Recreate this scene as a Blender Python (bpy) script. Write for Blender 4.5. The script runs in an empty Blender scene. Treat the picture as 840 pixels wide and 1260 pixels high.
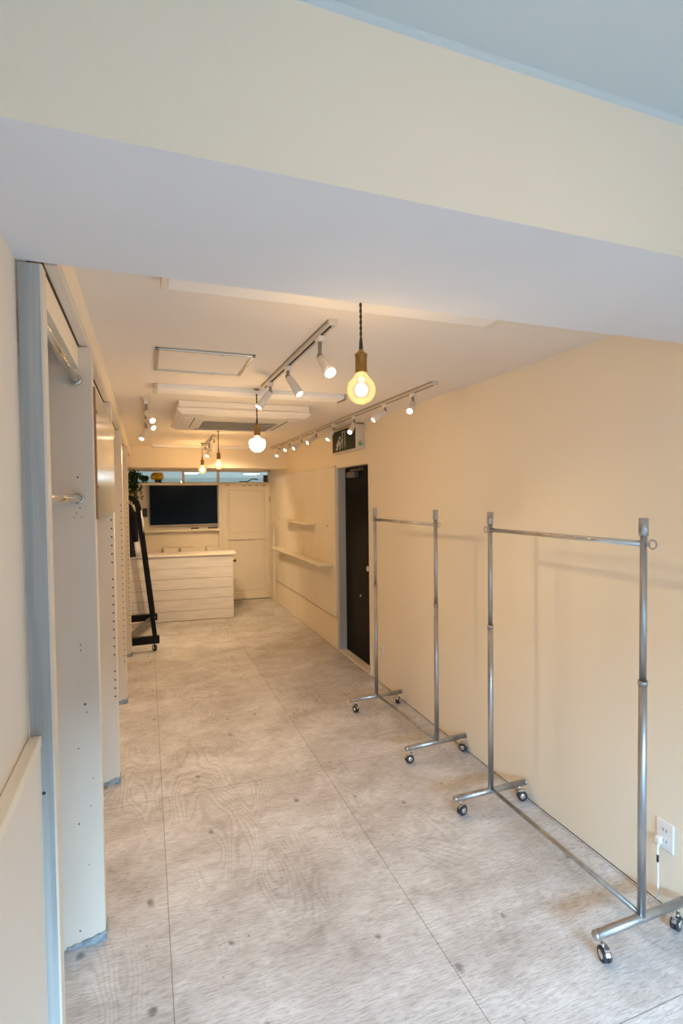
import bpy, bmesh, math, random
from mathutils import Vector, Matrix
random.seed(7)
S = bpy.context.scene
COL = S.collection

# ---------------------------------------------------------------- view / world
S.view_settings.view_transform = 'Standard'
S.view_settings.look = 'None'
S.view_settings.gamma = 1
S.view_settings.use_curve_mapping = False
S.view_settings.exposure = 0.30
S.cycles.use_denoising = True
S.cycles.max_bounces = 10
S.cycles.diffuse_bounces = 6
S.cycles.transparent_max_bounces = 12
S.cycles.sample_clamp_indirect = 6

# ---------------------------------------------------------------- materials
def mat(name, col, rough=.5, metal=0.0, spec=.5, noise=0.0, nscale=(6, 6, 6), bump=0.0, bscale=200, emit=None, estr=0, coat=0, col2=None, ramp=(.4, .6)):
    m = bpy.data.materials.new(name); m.use_nodes = True
    nt = m.node_tree; b = nt.nodes['Principled BSDF']
    b.inputs['Base Color'].default_value = (*col, 1)
    b.inputs['Roughness'].default_value = rough
    b.inputs['Metallic'].default_value = metal
    b.inputs['Specular IOR Level'].default_value = spec
    b.inputs['Coat Weight'].default_value = coat
    tc = nt.nodes.new('ShaderNodeTexCoord')
    if noise > 0 or col2:
        mp = nt.nodes.new('ShaderNodeMapping'); mp.inputs['Scale'].default_value = nscale
        nt.links.new(tc.outputs['Object'], mp.inputs[0])
        n = nt.nodes.new('ShaderNodeTexNoise'); n.inputs['Scale'].default_value = 1; n.inputs['Detail'].default_value = 5
        nt.links.new(mp.outputs[0], n.inputs['Vector'])
        r = nt.nodes.new('ShaderNodeValToRGB')
        c2 = col2 or tuple(c * (1 - noise) for c in col)
        r.color_ramp.elements[0].position = ramp[0]; r.color_ramp.elements[0].color = (*c2, 1)
        r.color_ramp.elements[1].position = ramp[1]; r.color_ramp.elements[1].color = (*col, 1)
        nt.links.new(n.outputs['Fac'], r.inputs[0]); nt.links.new(r.outputs[0], b.inputs['Base Color'])
    if bump > 0:
        n2 = nt.nodes.new('ShaderNodeTexNoise'); n2.inputs['Scale'].default_value = bscale; n2.inputs['Detail'].default_value = 3
        nt.links.new(tc.outputs['Object'], n2.inputs['Vector'])
        bp = nt.nodes.new('ShaderNodeBump'); bp.inputs['Strength'].default_value = bump; bp.inputs['Distance'].default_value = .002
        nt.links.new(n2.outputs['Fac'], bp.inputs['Height']); nt.links.new(bp.outputs[0], b.inputs['Normal'])
    if emit:
        b.inputs['Emission Color'].default_value = (*emit, 1); b.inputs['Emission Strength'].default_value = estr
    return m

def floor_mat():
    m = bpy.data.materials.new('whitewashed_plywood'); m.use_nodes = True
    nt = m.node_tree; N = nt.nodes; Lk = nt.links; b = N['Principled BSDF']
    tc = N.new('ShaderNodeTexCoord')
    def mapping(scale, loc=(0, 0, 0), rot=(0, 0, 0)):
        mp = N.new('ShaderNodeMapping'); mp.inputs['Scale'].default_value = scale; mp.inputs['Location'].default_value = loc; mp.inputs['Rotation'].default_value = rot
        Lk.new(tc.outputs['Object'], mp.inputs[0]); return mp
    def noise(mp, scale=1, detail=6, rough=.6, dist=0):
        n = N.new('ShaderNodeTexNoise'); n.inputs['Scale'].default_value = scale; n.inputs['Detail'].default_value = detail
        n.inputs['Roughness'].default_value = rough; n.inputs['Distortion'].default_value = dist
        Lk.new(mp.outputs[0], n.inputs['Vector']); return n
    def ramp(src, p0, c0, p1, c1):
        r = N.new('ShaderNodeValToRGB'); e = r.color_ramp.elements
        e[0].position = p0; e[0].color = (*c0, 1); e[1].position = p1; e[1].color = (*c1, 1)
        Lk.new(src, r.inputs[0]); return r
    def mix(fac, a, bb, mode='MIX'):
        x = N.new('ShaderNodeMix'); x.data_type = 'RGBA'; x.blend_type = mode
        if isinstance(fac, float): x.inputs[0].default_value = fac
        else: Lk.new(fac, x.inputs[0])
        for i, v in ((6, a), (7, bb)):
            if isinstance(v, tuple): x.inputs[i].default_value = (*v, 1)
            else: Lk.new(v, x.inputs[i])
        return x
    W = (1, 1, 1)
    base = ramp(noise(mapping((2.6, 3.5, 1)), 1, 9, .72, .3).outputs['Fac'], .33, (.48, .44, .42), .64, (.76, .745, .745))
    # fine lateral strokes
    strokes = ramp(noise(mapping((20, 190, 1)), 1, 5, .7).outputs['Fac'], .40, (.72, .70, .68), .53, W)
    c = mix(1.0, base.outputs[0], strokes.outputs[0], 'MULTIPLY')
    # coarse strokes modulated
    st2 = ramp(noise(mapping((7, 55, 1), (3, 1, 0)), 1, 4, .65, .3).outputs['Fac'], .40, (.86, .85, .84), .56, W)
    c = mix(.55, c.outputs[2], st2.outputs[0], 'MULTIPLY')
    # cathedral grain rings
    cn = noise(mapping((4.6, 1.15, 1), (1.3, .7, 0)), 1, 1.5, .45, .2)
    mu = N.new('ShaderNodeMath'); mu.operation = 'MULTIPLY'; mu.inputs[1].default_value = 150; Lk.new(cn.outputs['Fac'], mu.inputs[0])
    sn = N.new('ShaderNodeMath'); sn.operation = 'SINE'; Lk.new(mu.outputs[0], sn.inputs[0])
    rings = ramp(sn.outputs[0], .0, W, .85, (.86, .85, .84))
    patch = ramp(noise(mapping((1.7, 1.1, 1), (5, 2, 0)), 1, 2).outputs['Fac'], .46, (0, 0, 0), .60, W)
    c = mix(patch.outputs[0], c.outputs[2], mix(1.0, c.outputs[2], rings.outputs[0], 'MULTIPLY').outputs[2])
    # knots
    vo = N.new('ShaderNodeTexVoronoi'); vo.voronoi_dimensions = '2D'; vo.inputs['Scale'].default_value = 1; vo.inputs['Randomness'].default_value = 1
    nz = noise(mapping((16, 22, 1)), 1, 4)
    vm = N.new('ShaderNodeMix'); vm.data_type = 'VECTOR'; vm.inputs[0].default_value = .13
    Lk.new(mapping((4.6, 3.4, 0)).outputs[0], vm.inputs[4]); Lk.new(nz.outputs['Color'], vm.inputs[5])
    Lk.new(vm.outputs[1], vo.inputs['Vector'])
    def vary(v, amt):
        sp_ = N.new('ShaderNodeSeparateColor'); Lk.new(v.outputs['Color'], sp_.inputs[0])
        ml = N.new('ShaderNodeMath'); ml.operation = 'MULTIPLY_ADD'; ml.inputs[1].default_value = amt
        Lk.new(sp_.outputs[0], ml.inputs[0]); Lk.new(v.outputs['Distance'], ml.inputs[2]); return ml.outputs[0]
    kn = ramp(vary(vo, .10), .03, (.36, .34, .33), .078, W)
    c = mix(.85, c.outputs[2], kn.outputs[0], 'MULTIPLY')
    vo2 = N.new('ShaderNodeTexVoronoi'); vo2.voronoi_dimensions = '2D'; vo2.inputs['Scale'].default_value = 1
    Lk.new(mapping((8, 6, 0), (.4, .1, 0)).outputs[0], vo2.inputs['Vector'])
    kn2 = ramp(vary(vo2, .07), .02, (.45, .42, .40), .055, W)
    c = mix(.7, c.outputs[2], kn2.outputs[0], 'MULTIPLY')
    # sheets 0.923 x 1.82 with tight joints
    br = N.new('ShaderNodeTexBrick'); br.offset = 0; br.squash = 1
    br.inputs['Color1'].default_value = (1, 1, 1, 1); br.inputs['Color2'].default_value = (.90, .89, .88, 1); br.inputs['Mortar'].default_value = (.42, .38, .34, 1)
    br.inputs['Scale'].default_value = 1; br.inputs['Mortar Size'].default_value = .0018; br.inputs['Mortar Smooth'].default_value = .3
    br.inputs['Brick Width'].default_value = 1.82; br.inputs['Row Height'].default_value = .9228
    sw = N.new('ShaderNodeSeparateXYZ'); cb = N.new('ShaderNodeCombineXYZ'); Lk.new(tc.outputs['Object'], sw.inputs[0])
    ax = N.new('ShaderNodeMath'); ax.operation = 'ADD'; ax.inputs[1].default_value = 1.82 * 3 - 3.02
    ay = N.new('ShaderNodeMath'); ay.operation = 'ADD'; ay.inputs[1].default_value = .9228 * 3 - .05
    Lk.new(sw.outputs[1], ax.inputs[0]); Lk.new(sw.outputs[0], ay.inputs[0]); Lk.new(ax.outputs[0], cb.inputs[0]); Lk.new(ay.outputs[0], cb.inputs[1])
    Lk.new(cb.outputs[0], br.inputs['Vector'])
    c = mix(1.0, c.outputs[2], br.outputs['Color'], 'MULTIPLY')
    Lk.new(c.outputs[2], b.inputs['Base Color'])
    b.inputs['Roughness'].default_value = .42; b.inputs['Specular IOR Level'].default_value = .4
    bp = N.new('ShaderNodeBump'); bp.inputs['Strength'].default_value = .15; bp.inputs['Distance'].default_value = .002
    Lk.new(strokes.outputs[0], bp.inputs['Height']); Lk.new(bp.outputs[0], b.inputs['Normal'])
    return m

def glow_mat(name, col, strength):
    m = bpy.data.materials.new(name); m.use_nodes = True; nt = m.node_tree
    nt.nodes.clear(); o = nt.nodes.new('ShaderNodeOutputMaterial'); e = nt.nodes.new('ShaderNodeEmission')
    e.inputs[0].default_value = (*col, 1); e.inputs[1].default_value = strength; nt.links.new(e.outputs[0], o.inputs[0]); return m

def bulb_glass():
    m = bpy.data.materials.new('amber_bulb_glass'); m.use_nodes = True; nt = m.node_tree; N = nt.nodes
    N.clear(); o = N.new('ShaderNodeOutputMaterial')
    tr = N.new('ShaderNodeBsdfTransparent'); tr.inputs[0].default_value = (1.0, .93, .80, 1)
    gl = N.new('ShaderNodeBsdfGlossy'); gl.inputs['Roughness'].default_value = .05; gl.inputs[0].default_value = (1, .85, .55, 1)
    em = N.new('ShaderNodeEmission'); em.inputs[0].default_value = (1, .76, .50, 1); em.inputs[1].default_value = .20  # faint emission in the glass imitates bloom around the lit core
    lw = N.new('ShaderNodeLayerWeight'); lw.inputs[0].default_value = .35
    m1 = N.new('ShaderNodeMixShader'); nt.links.new(lw.outputs['Fresnel'], m1.inputs[0]); nt.links.new(tr.outputs[0], m1.inputs[1]); nt.links.new(gl.outputs[0], m1.inputs[2])
    ad = N.new('ShaderNodeAddShader'); nt.links.new(m1.outputs[0], ad.inputs[0]); nt.links.new(em.outputs[0], ad.inputs[1])
    nt.links.new(ad.outputs[0], o.inputs[0]); return m

def pane_glass():
    m = bpy.data.materials.new('pane_glass'); m.use_nodes = True; nt = m.node_tree; N = nt.nodes
    N.clear(); o = N.new('ShaderNodeOutputMaterial'); tr = N.new('ShaderNodeBsdfTransparent'); tr.inputs[0].default_value = (.93, .97, .97, 1)
    gl = N.new('ShaderNodeBsdfGlossy'); gl.inputs['Roughness'].default_value = .02
    fr = N.new('ShaderNodeFresnel'); fr.inputs[0].default_value = 1.45
    ms = N.new('ShaderNodeMixShader'); nt.links.new(fr.outputs[0], ms.inputs[0]); nt.links.new(tr.outputs[0], ms.inputs[1]); nt.links.new(gl.outputs[0], ms.inputs[2])
    nt.links.new(ms.outputs[0], o.inputs[0]); return m

CREAM = (.86, .775, .635)
M = dict(
    floor=floor_mat(),
    cream=mat('cream_wallpaper', CREAM, .75, spec=.25, bump=.25, bscale=260),
    ceil=mat('ceiling_paint', (.84, .775, .69), .8, spec=.2, noise=.03, nscale=(1.2, 1.2, 1.2)),
    white=mat('white_paint', (.80, .80, .81), .7, spec=.25, noise=.03, nscale=(2, 2, 2), bump=.1),
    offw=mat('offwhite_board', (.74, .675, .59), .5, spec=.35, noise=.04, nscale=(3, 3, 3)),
    board=mat('painted_board', (.83, .76, .64), .5, spec=.35, noise=.04, nscale=(3, 3, 3)),
    pale=mat('pale_grey_wall', (.76, .695, .62), .7, spec=.25),
    postm=mat('grey_washed_wood', (.45, .45, .43), .6, noise=.2, nscale=(60, 60, 2.2), bump=.2, bscale=60),
    pine=mat('pale_pine', (.86, .78, .64), .6, noise=.10, nscale=(40, 3, 40)),
    plank=mat('whitewashed_plank', (.84, .80, .77), .5, noise=.12, nscale=(3, 20, 40), bump=.1, bscale=90),
    ctop=mat('countertop_paint', (.83, .77, .69), .45),
    col=mat('column_paint', (.75, .665, .56), .5, spec=.35, noise=.05, nscale=(5, 5, 1.5)),
    chip=mat('grey_filler', (.36, .40, .43), .9, noise=.35, nscale=(60, 60, 60), bump=.5, bscale=90),
    hole=mat('dark_hole', (.05, .04, .035), .9),
    steel=mat('steel_tube', (.56, .56, .57), .36, metal=1, noise=.18, nscale=(25, 25, 6)),
    chrome=mat('chrome', (.75, .75, .76), .1, metal=1),
    pipe=mat('brushed_pipe', (.62, .60, .57), .25, metal=1),
    alu=mat('aluminium_trim', (.62, .58, .50), .35, metal=1),
    rubber=mat('black_rubber', (.03, .03, .033), .5),
    black=mat('black_paint', (.008, .008, .008), .5, spec=.15),
    grey=mat('grey_metal', (.13, .13, .125), .45, metal=.3),
    bdoor=mat('dark_steel_door', (.005, .0035, .0025), .32, spec=.05, noise=.25, nscale=(2, 2, 2)),
    jamb=mat('blue_grey_jamb', (.50, .53, .54), .55),
    brass=mat('aged_brass', (.36, .22, .07), .35, metal=.85, noise=.2, nscale=(70, 70, 70)),
    cord=mat('brown_twist_cord', (.07, .035, .02), .8),
    bulb=bulb_glass(), pane=pane_glass(),
    fil=glow_mat('filament_glow', (1, .72, .38), 60),
    opal=glow_mat('opal_glow', (1, .83, .60), 7),
    lens=glow_mat('spot_lens_glow', (1, .74, .52), 9),
    spotw=mat('white_lamp_enamel', (.82, .78, .72), .4),
    swiv=mat('grey_swivel', (.32, .29, .26), .4, metal=.6),
    slot=mat('track_slot', (.05, .035, .025), .7),
    track=mat('track_enamel', (.62, .56, .48), .4),
    ac=mat('ac_plastic', (.78, .73, .66), .45),
    grill=mat('grille_dark', (.012, .010, .009), .9, spec=.03),
    screen=mat('tv_screen', (.006, .010, .016), .16, spec=.12),
    bezel=mat('tv_bezel', (.015, .015, .016), .35),
    silver=mat('silver_plastic', (.5, .47, .42), .4),
    gloss=mat('gloss_white_panel', (.66, .58, .47), .16, spec=.6, noise=.05, nscale=(3, 3, 3)),
    edge=mat('raw_ply_edge', (.36, .19, .09), .7),
    green=mat('sign_green', (.010, .040, .018), .4, spec=.08, col2=(.028, .02, .012), nscale=(9, 9, 9)),
    signw=mat('sign_white', (.55, .57, .55), .4),
    signbox=mat('sign_housing', (.70, .64, .54), .45),
    red=mat('sticker_red', (.55, .16, .12), .5), gr2=mat('sticker_green', (.22, .38, .26), .5),
    plastic=mat('white_plastic', (.82, .81, .79), .35),
    leaf=mat('leaf_green', (.035, .085, .02), .45, noise=.5, nscale=(12, 12, 12)),
    yel=mat('yellow_petals', (1.0, .70, .015), .6, noise=.15, nscale=(30, 30, 30)),
    coat=mat('black_cloth', (.018, .018, .022), .9, noise=.3, nscale=(20, 20, 5)),
    shirt=mat('pale_cloth', (.60, .60, .64), .85, noise=.08, nscale=(30, 30, 3)),
    fceil=mat('front_ceiling_paint', (.58, .655, .68), .8, spec=.2),
    stripm=mat('strip_enamel', (.90, .88, .85), .5),
    stone=mat('added_entrance_stone', (.20, .24, .29), .6, noise=.15, nscale=(8, 8, 8)),
    back=mat('backroom_paint', (.76, .80, .79), .8),
    bfloor=mat('backroom_floor', (.4, .42, .42), .6),
    cool=glow_mat('cool_lamp_panel', (.9, .97, 1), 2.6),
    brown=mat('brown_box', (.12, .06, .04), .7),
    gap=mat('dark_gap', (.08, .055, .035), .9),
)

# ---------------------------------------------------------------- mesh builder
class MB:
    def __init__(s): s.bm = bmesh.new(); s.mats = []
    def mi(s, m):
        if m is None: return 0
        if m not in s.mats: s.mats.append(m)
        return s.mats.index(m)
    def box(s, x0, x1, y0, y1, z0, z1, m=None, T=None):
        k = s.mi(m); vs = [s.bm.verts.new(Vector(p) if T is None else T @ Vector(p)) for p in
              ((x0, y0, z0), (x1, y0, z0), (x1, y1, z0), (x0, y1, z0), (x0, y0, z1), (x1, y0, z1), (x1, y1, z1), (x0, y1, z1))]
        for f in ((3, 2, 1, 0), (4, 5, 6, 7), (0, 1, 5, 4), (1, 2, 6, 5), (2, 3, 7, 6), (3, 0, 4, 7)):
            fc = s.bm.faces.new([vs[i] for i in f]); fc.material_index = k
        return s
    def prism(s, pts, axis, a, b, m=None):
        """closed polygon pts (2D) extruded along axis from a to b"""
        k = s.mi(m)
        def mk(p, t):
            return {'X': (t, p[0], p[1]), 'Y': (p[0], t, p[1]), 'Z': (p[0], p[1], t)}[axis]
        A = [s.bm.verts.new(mk(p, a)) for p in pts]; B = [s.bm.verts.new(mk(p, b)) for p in pts]
        n = len(pts)
        fs = [s.bm.faces.new(A), s.bm.faces.new(B[::-1])]
        for i in range(n): fs.append(s.bm.faces.new((A[i], B[i], B[(i + 1) % n], A[(i + 1) % n])))
        for f in fs: f.material_index = k
        return s
    def tube(s, pts, r, seg=12, m=None, caps=True, closed=False):
        k = s.mi(m); pts = [Vector(p) for p in pts]; n = len(pts); rs = r if isinstance(r, (list, tuple)) else [r] * n
        rings = []; ref = None
        for i, p in enumerate(pts):
            if closed: d = pts[(i + 1) % n] - pts[i - 1]
            else: d = (pts[min(i + 1, n - 1)] - pts[max(i - 1, 0)])
            d.normalize()
            if ref is None:
                ref = Vector((0, 0, 1)) if abs(d.z) < .9 else Vector((1, 0, 0))
            u = d.cross(ref)
            if u.length < 1e-4: u = d.cross(Vector((0, 1, 0)))
            u.normalize(); v = d.cross(u).normalized(); ref = v.cross(d) * 1.0
            ref = -u.cross(d) if False else ref
            rings.append([s.bm.verts.new(p + (u * math.cos(t) + v * math.sin(t)) * rs[i]) for t in [2 * math.pi * j / seg for j in range(seg)]])
            ref = v if False else (d.cross(u).normalized() if False else Vector((0, 0, 1)) if abs(d.z) < .9 else Vector((1, 0, 0)))
        rng = range(n if closed else n - 1)
        for i in rng:
            A, B = rings[i], rings[(i + 1) % n]
            for j in range(seg):
                f = s.bm.faces.new((A[j], A[(j + 1) % seg], B[(j + 1) % seg], B[j])); f.smooth = True; f.material_index = k
        if caps and not closed:
            for R_, fl in ((rings[0], 1), (rings[-1], 0)):
                f = s.bm.faces.new(R_[::-1] if fl else R_); f.material_index = k
        return s
    def lathe(s, prof, c=(0, 0, 0), axis=(0, 0, 1), seg=20, m=None, smooth=True):
        """prof = [(radius, height)] revolved round axis through c"""
        k = s.mi(m); c = Vector(c); q = Vector((0, 0, 1)).rotation_difference(Vector(axis).normalized()).to_matrix()
        rings = []
        for r, h in prof:
            if r < 1e-6: rings.append([s.bm.verts.new(c + q @ Vector((0, 0, h)))])
            else: rings.append([s.bm.verts.new(c + q @ Vector((r * math.cos(2 * math.pi * j / seg), r * math.sin(2 * math.pi * j / seg), h))) for j in range(seg)])
        for A, B in zip(rings, rings[1:]):
            for j in range(seg):
                a, b_, c_, d = A[j % len(A)], A[(j + 1) % len(A)], B[(j + 1) % len(B)], B[j % len(B)]
                vs = []
                for v in (a, b_, c_, d):
                    if v not in vs: vs.append(v)
                if len(vs) > 2:
                    f = s.bm.faces.new(vs); f.smooth = smooth; f.material_index = k
        for R_ in (rings[0], rings[-1]):
            if len(R_) > 2:
                try: f = s.bm.faces.new(R_); f.material_index = k
                except ValueError: pass
        return s
    def torus(s, c, R, r, axis='X', seg=20, m=None):
        pts = []
        for j in range(seg):
            a = 2 * math.pi * j / seg; x, y = R * math.cos(a), R * math.sin(a)
            pts.append(Vector(c) + Vector({'X': (0, x, y), 'Y': (x, 0, y), 'Z': (x, y, 0)}[axis]))
        k = s.mi(m); rings = []
        ax = Vector({'X': (1, 0, 0), 'Y': (0, 1, 0), 'Z': (0, 0, 1)}[axis])
        for p in pts:
            u = (p - Vector(c)).normalized()
            rings.append([s.bm.verts.new(p + (u * math.cos(t) + ax * math.sin(t)) * r) for t in [2 * math.pi * i / 8 for i in range(8)]])
        for i in range(seg):
            A, B = rings[i], rings[(i + 1) % seg]
            for j in range(8):
                f = s.bm.faces.new((A[j], A[(j + 1) % 8], B[(j + 1) % 8], B[j])); f.smooth = True; f.material_index = k
        return s
    def build(s, name, m=None, parent=None, bevel=0, seg=2):
        bmesh.ops.recalc_face_normals(s.bm, faces=s.bm.faces)
        me = bpy.data.meshes.new(name); s.bm.to_mesh(me); s.bm.free()
        if s.mats:
            for q in s.mats: me.materials.append(q)
        else: me.materials.append(m)
        o = bpy.data.objects.new(name, me); COL.objects.link(o)
        if parent: o.parent = parent
        if bevel:
            b = o.modifiers.new('bevel', 'BEVEL'); b.width = bevel; b.segments = seg; b.limit_method = 'ANGLE'; b.angle_limit = math.radians(50)
        return o

def tag(o, label=None, cat=None, group=None, kind=None):
    if label: o['label'] = label
    if cat: o['category'] = cat
    if group: o['group'] = group
    if kind: o['kind'] = kind
    return o
def thing(name, label, cat, loc=(0, 0, 0), rz=0, group=None):
    o = bpy.data.objects.new(name, None); COL.objects.link(o); o.empty_display_size = .05
    o.location = loc; o.rotation_euler = (0, 0, rz); return tag(o, label, cat, group)
def struct(name, mb, m, label=None, bevel=0, cat='wall'):
    o = mb.build(name, m, None, bevel); o['kind'] = 'structure'
    if label: tag(o, label, cat)
    return o
def children(o): return [c for c in bpy.data.objects if c.parent == o]
def copy_tree(o, parent=None):
    c = o.copy(); COL.objects.link(c)
    if parent: c.parent = parent
    for ch in children(o): copy_tree(ch, c)
    return c

# ================================================================ SETTING
ZC, ZH, ZF = 2.335, 2.18, 2.477          # rear ceiling, header underside, front ceiling
XR, XL = 1.91, -.62
YB = 8.53
struct('floor_entrance_added', MB().box(-.75, 2.1, -6, 1.0, -.1, -.0), M['stone'], 'grey stone floor added unseen at the entrance to cut bounced light', cat='floor')  # unseen dark floor added to weaken light bounced up to the header
struct('floor', MB().box(-.75, 2.1, 1.0, 8.60, -.1, 0), M['floor'], 'whitewashed plywood floor with sheet joints and knots', cat='floor')
struct('ceiling', MB().box(-.75, 2.05, 1.35, 7.39, ZC, ZC + .1), M['ceil'], 'cream ceiling of the long back part of the shop', cat='ceiling')
struct('ceiling_front', MB().box(-.75, 2.05, -2.5, .86, ZF, ZF + .1), M['fceil'], 'pale ceiling above the camera in front of the header beam', cat='ceiling')
hd = MB().box(-.75, 2.05, .86, 1.35, ZH, 2.62)
h = struct('wall_header', hd, M['cream'], 'broad dropped header beam, cream face and white underside', cat='beam')
h.data.materials.append(M['white'])
for f in h.data.polygons:
    if f.normal.z < -.9: f.material_index = 1
struct('wall_front_sky_block', MB().box(-.75, 2.05, -2.5, -2.4, 1.93, 2.6), M['grey'], cat='wall')  # unseen dark lintel added to keep sky light off header and ceiling
struct('trim_1', MB().prism([(.86, ZF - .009), (.86, ZF), (.850, ZF), (.852, ZF - .005), (.856, ZF - .007)], 'X', -.3, 1.94), M['fceil'], 'thin cornice moulding between header beam and front ceiling', cat='trim')
# right wall with the opening of the dark door
yo0, yo1, zo = 4.43, 5.25, 1.955
w = MB().box(XR, XR + .16, -2.5, yo0, 0, 2.6).box(XR, XR + .16, yo1, 8.6, 0, 2.6).box(XR, XR + .16, yo0, yo1, zo, 2.6)
struct('wall_right', w, M['cream'], 'long cream right hand wall', cat='wall')
struct('wall_left', MB().box(XL - .1, XL, 1.4, 8.6, 0, 2.6), M['offw'], 'wall behind the row of left hand partitions', cat='wall')
wl = MB().box(XL - .1, -.26, -2.5, 1.35, 0, 2.6)
struct('wall_left_front', wl, M['pale'], 'pale wall at the near left edge above the low boarding', cat='wall')
struct('wall_left_boarding', MB().box(-.259, -.236, -2.5, 1.349, 0, 1.09), M['pale'], 'low boarding covering the near left wall', cat='boarding')
struct('trim_2', MB().box(-.259, -.234, -2.5, 1.349, 1.09, 1.115), M['pine'], 'narrow pine capping on the low boarding at near left', bevel=.002, cat='trim')
struct('trim_3', MB().box(XR - .0025, XR, -2.5, yo0 - .03, 0, .003), M['gap'], 'dark joint line where right wall meets floor', cat='trim')
# back beam and back wall
struct('wall_back_beam', MB().box(-.72, XR, 7.39, 7.75, 2.06, ZC + .1), M['cream'], 'cream dropped beam above the counter area', cat='beam')
struct('ceiling_back', MB().box(-.75, 2.05, 7.75, 8.60, 2.10, 2.2), M['ceil'], 'lowered ceiling between beam and back wall', cat='ceiling')
zt0, zt1 = 1.885, 2.075
bw = MB().box(-.72, 1.08, YB, YB + .07, 0, zt0 - .01).box(1.9, XR, YB, YB + .07, 0, 2.2).box(-.72, XR, YB, YB + .07, zt1, 2.2).box(-.72, -.28, YB, YB + .07, zt0 - .01, zt1)
struct('wall_back', bw, M['board'], 'cream back wall carrying the television', cat='wall')
# transom windows
def transom(n, x0, x1, lab):
    fr = MB(); t = .018
    fr.box(x0, x1, YB - .01, YB + .05, zt0 - .01, zt0 + .008).box(x0, x1, YB - .01, YB + .05, zt1 - .014, zt1)
    fr.box(x0, x0 + t, YB - .01, YB + .05, zt0, zt1).box(x1 - t, x1, YB - .01, YB + .05, zt0, zt1)
    o = struct('window_%d' % n, fr, M['board'], lab, cat='window')
    MB().box(x0 + .005, x1 - .005, YB + .02, YB + .025, zt0, zt1 - .005).build('pane', M['pane'], o)
transom(1, -.28, .547, 'left transom window behind the plant above the television')
transom(2, .547, 1.079, 'middle transom window above the television')
transom(3, 1.079, 1.9, 'right transom window above the white panelled door')
# room beyond the transoms
struct('wall_backroom', MB().box(-1.6, 5.2, 16.5, 16.6, 0, 2.5).box(-1.7, -1.6, 8.6, 16.6, 0, 2.5).box(5.2, 5.3, 8.6, 16.6, 0, 2.5), M['back'], 'pale blue walls of the room beyond the transoms', cat='wall')
struct('ceiling_backroom', MB().box(-1.7, 5.3, 8.62, 16.6, 2.25, 2.5), M['back'], 'pale ceiling of the room beyond the transoms', cat='ceiling')
struct('floor_backroom', MB().box(-1.7, 5.3, 8.62, 16.6, -.1, 0), M['bfloor'], cat='floor')
for x, y, l in ((.93, 12.0, 'lit ceiling lamp seen through the left transom, near the yellow flowers'), (2.30, 12.2, 'lit ceiling lamp seen through the right transom')):
    t = thing('ceiling_lamp', l, 'ceiling light', (x, y, 2.25), 0, 'cool ceiling lamps beyond the transoms')
    MB().box(-.17, .17, -.26, .26, -.05, 0).build('housing', M['plastic'], t, .01)
    MB().box(-.15, .15, -.23, .23, -.065, -.05).build('diffuser', M['cool'], t, .008)
# door 1: white panelled door in the back wall
d1 = MB()
xa, xb, za, zb = 1.125, 1.895, .012, 1.862
d1.box(xa, xb, YB - .006, YB + .024, za, zb)
for bx in ((xa, xa + .09, za, zb), (xb - .085, xb, za, zb), (xa + .09, xb - .085, za, .12), (xa + .09, xb - .085, .975, 1.06), (xa + .09, xb - .085, 1.765, zb)):
    d1.box(bx[0], bx[1], YB - .038, YB - .004, bx[2], bx[3])
for z0, z1 in ((.12, .975), (1.06, 1.765)):      # raised fields inside the frame
    d1.box(xa + .125, xb - .12, YB - .016, YB - .006, z0 + .035, z1 - .035)
d = struct('door_1', d1, M['board'], 'white panelled door at the far end of the room', bevel=.004, cat='door')
for z in (1.62, .25): MB().box(xb - .006, xb + .004, YB - .046, YB - .034, z - .05, z + .05).build('hinge', M['grey'], d, .002)
m_ = MB()
for x in (1.19, 1.45, 1.55, 1.66, 1.78): m_.box(x, x + .05, YB - .0392, YB - .038, 1.835, 1.845)
m_.build('scuff_marks', M['edge'], d)
MB().box(xa, xb, YB - .02, YB + .02, 0, .012).build('threshold', M['jamb'], d)
struct('trim_4', MB().box(1.072, 1.122, YB - .05, YB, 0, 1.885).box(1.896, XR, YB - .05, YB, 0, 2.07), M['board'], 'upright jambs either side of the white door', bevel=.003, cat='trim')
struct('trim_5', MB().box(-.6, XR, YB - .06, YB, 1.862, 1.888), M['board'], 'rail running below the transom windows', bevel=.003, cat='trim')
# right: boards below and on the wall
struct('trim_6', MB().box(1.88, XR, 8.22, 8.47, 0, 1.18), M['board'], 'low boxed pilaster beside the white door', bevel=.003, cat='trim')
struct('baseboard_right', MB().box(XR - .006, XR, 5.31, 6.95, 0, .33).box(XR - .006, XR, 6.956, 8.2, 0, .33), M['cream'], 'cream skirting board below the display board', cat='skirting')
# door 2: dark steel door, recessed
fr = MB().box(1.9, 2.05, yo1 - .0, yo1 + .05, 0, zo + .03).box(1.975, 2.05, yo0, yo1, zo - .03, zo + .03)
struct('trim_7', MB().box(1.902, 2.06, yo1 - .004, yo1 + .052, 0, zo), M['jamb'], 'blue grey jamb at the far side of the dark door', bevel=.003, cat='trim')
struct('trim_8', MB().box(1.902, 2.06, yo0 - .03, yo0 + .004, 0, zo).box(1.902, 2.06, yo0, yo1, zo - .006, zo + .006), M['board'], 'cream lining at near side and head of the dark door', bevel=.002, cat='trim')
struct('trim_9', MB().box(1.90, 1.985, yo0, yo1, 0, .018), M['pine'], 'pale threshold strip under the dark door', bevel=.003, cat='trim')
d2 = struct('door_2', MB().box(1.985, 2.03, yo0 + .006, yo1 - .006, .02, zo - .01), M['bdoor'], 'dark brown steel door recessed in the right wall', bevel=.003, cat='door')
MB().lathe([(.030, 0), (.030, .006), (.014, .010), (.014, .03), (.026, .038), (.028, .052), (.022, .062), (0, .064)], (1.985, 4.53, .97), (-1, 0, 0), m=M['chrome']).build('door_knob', None, d2)
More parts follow.
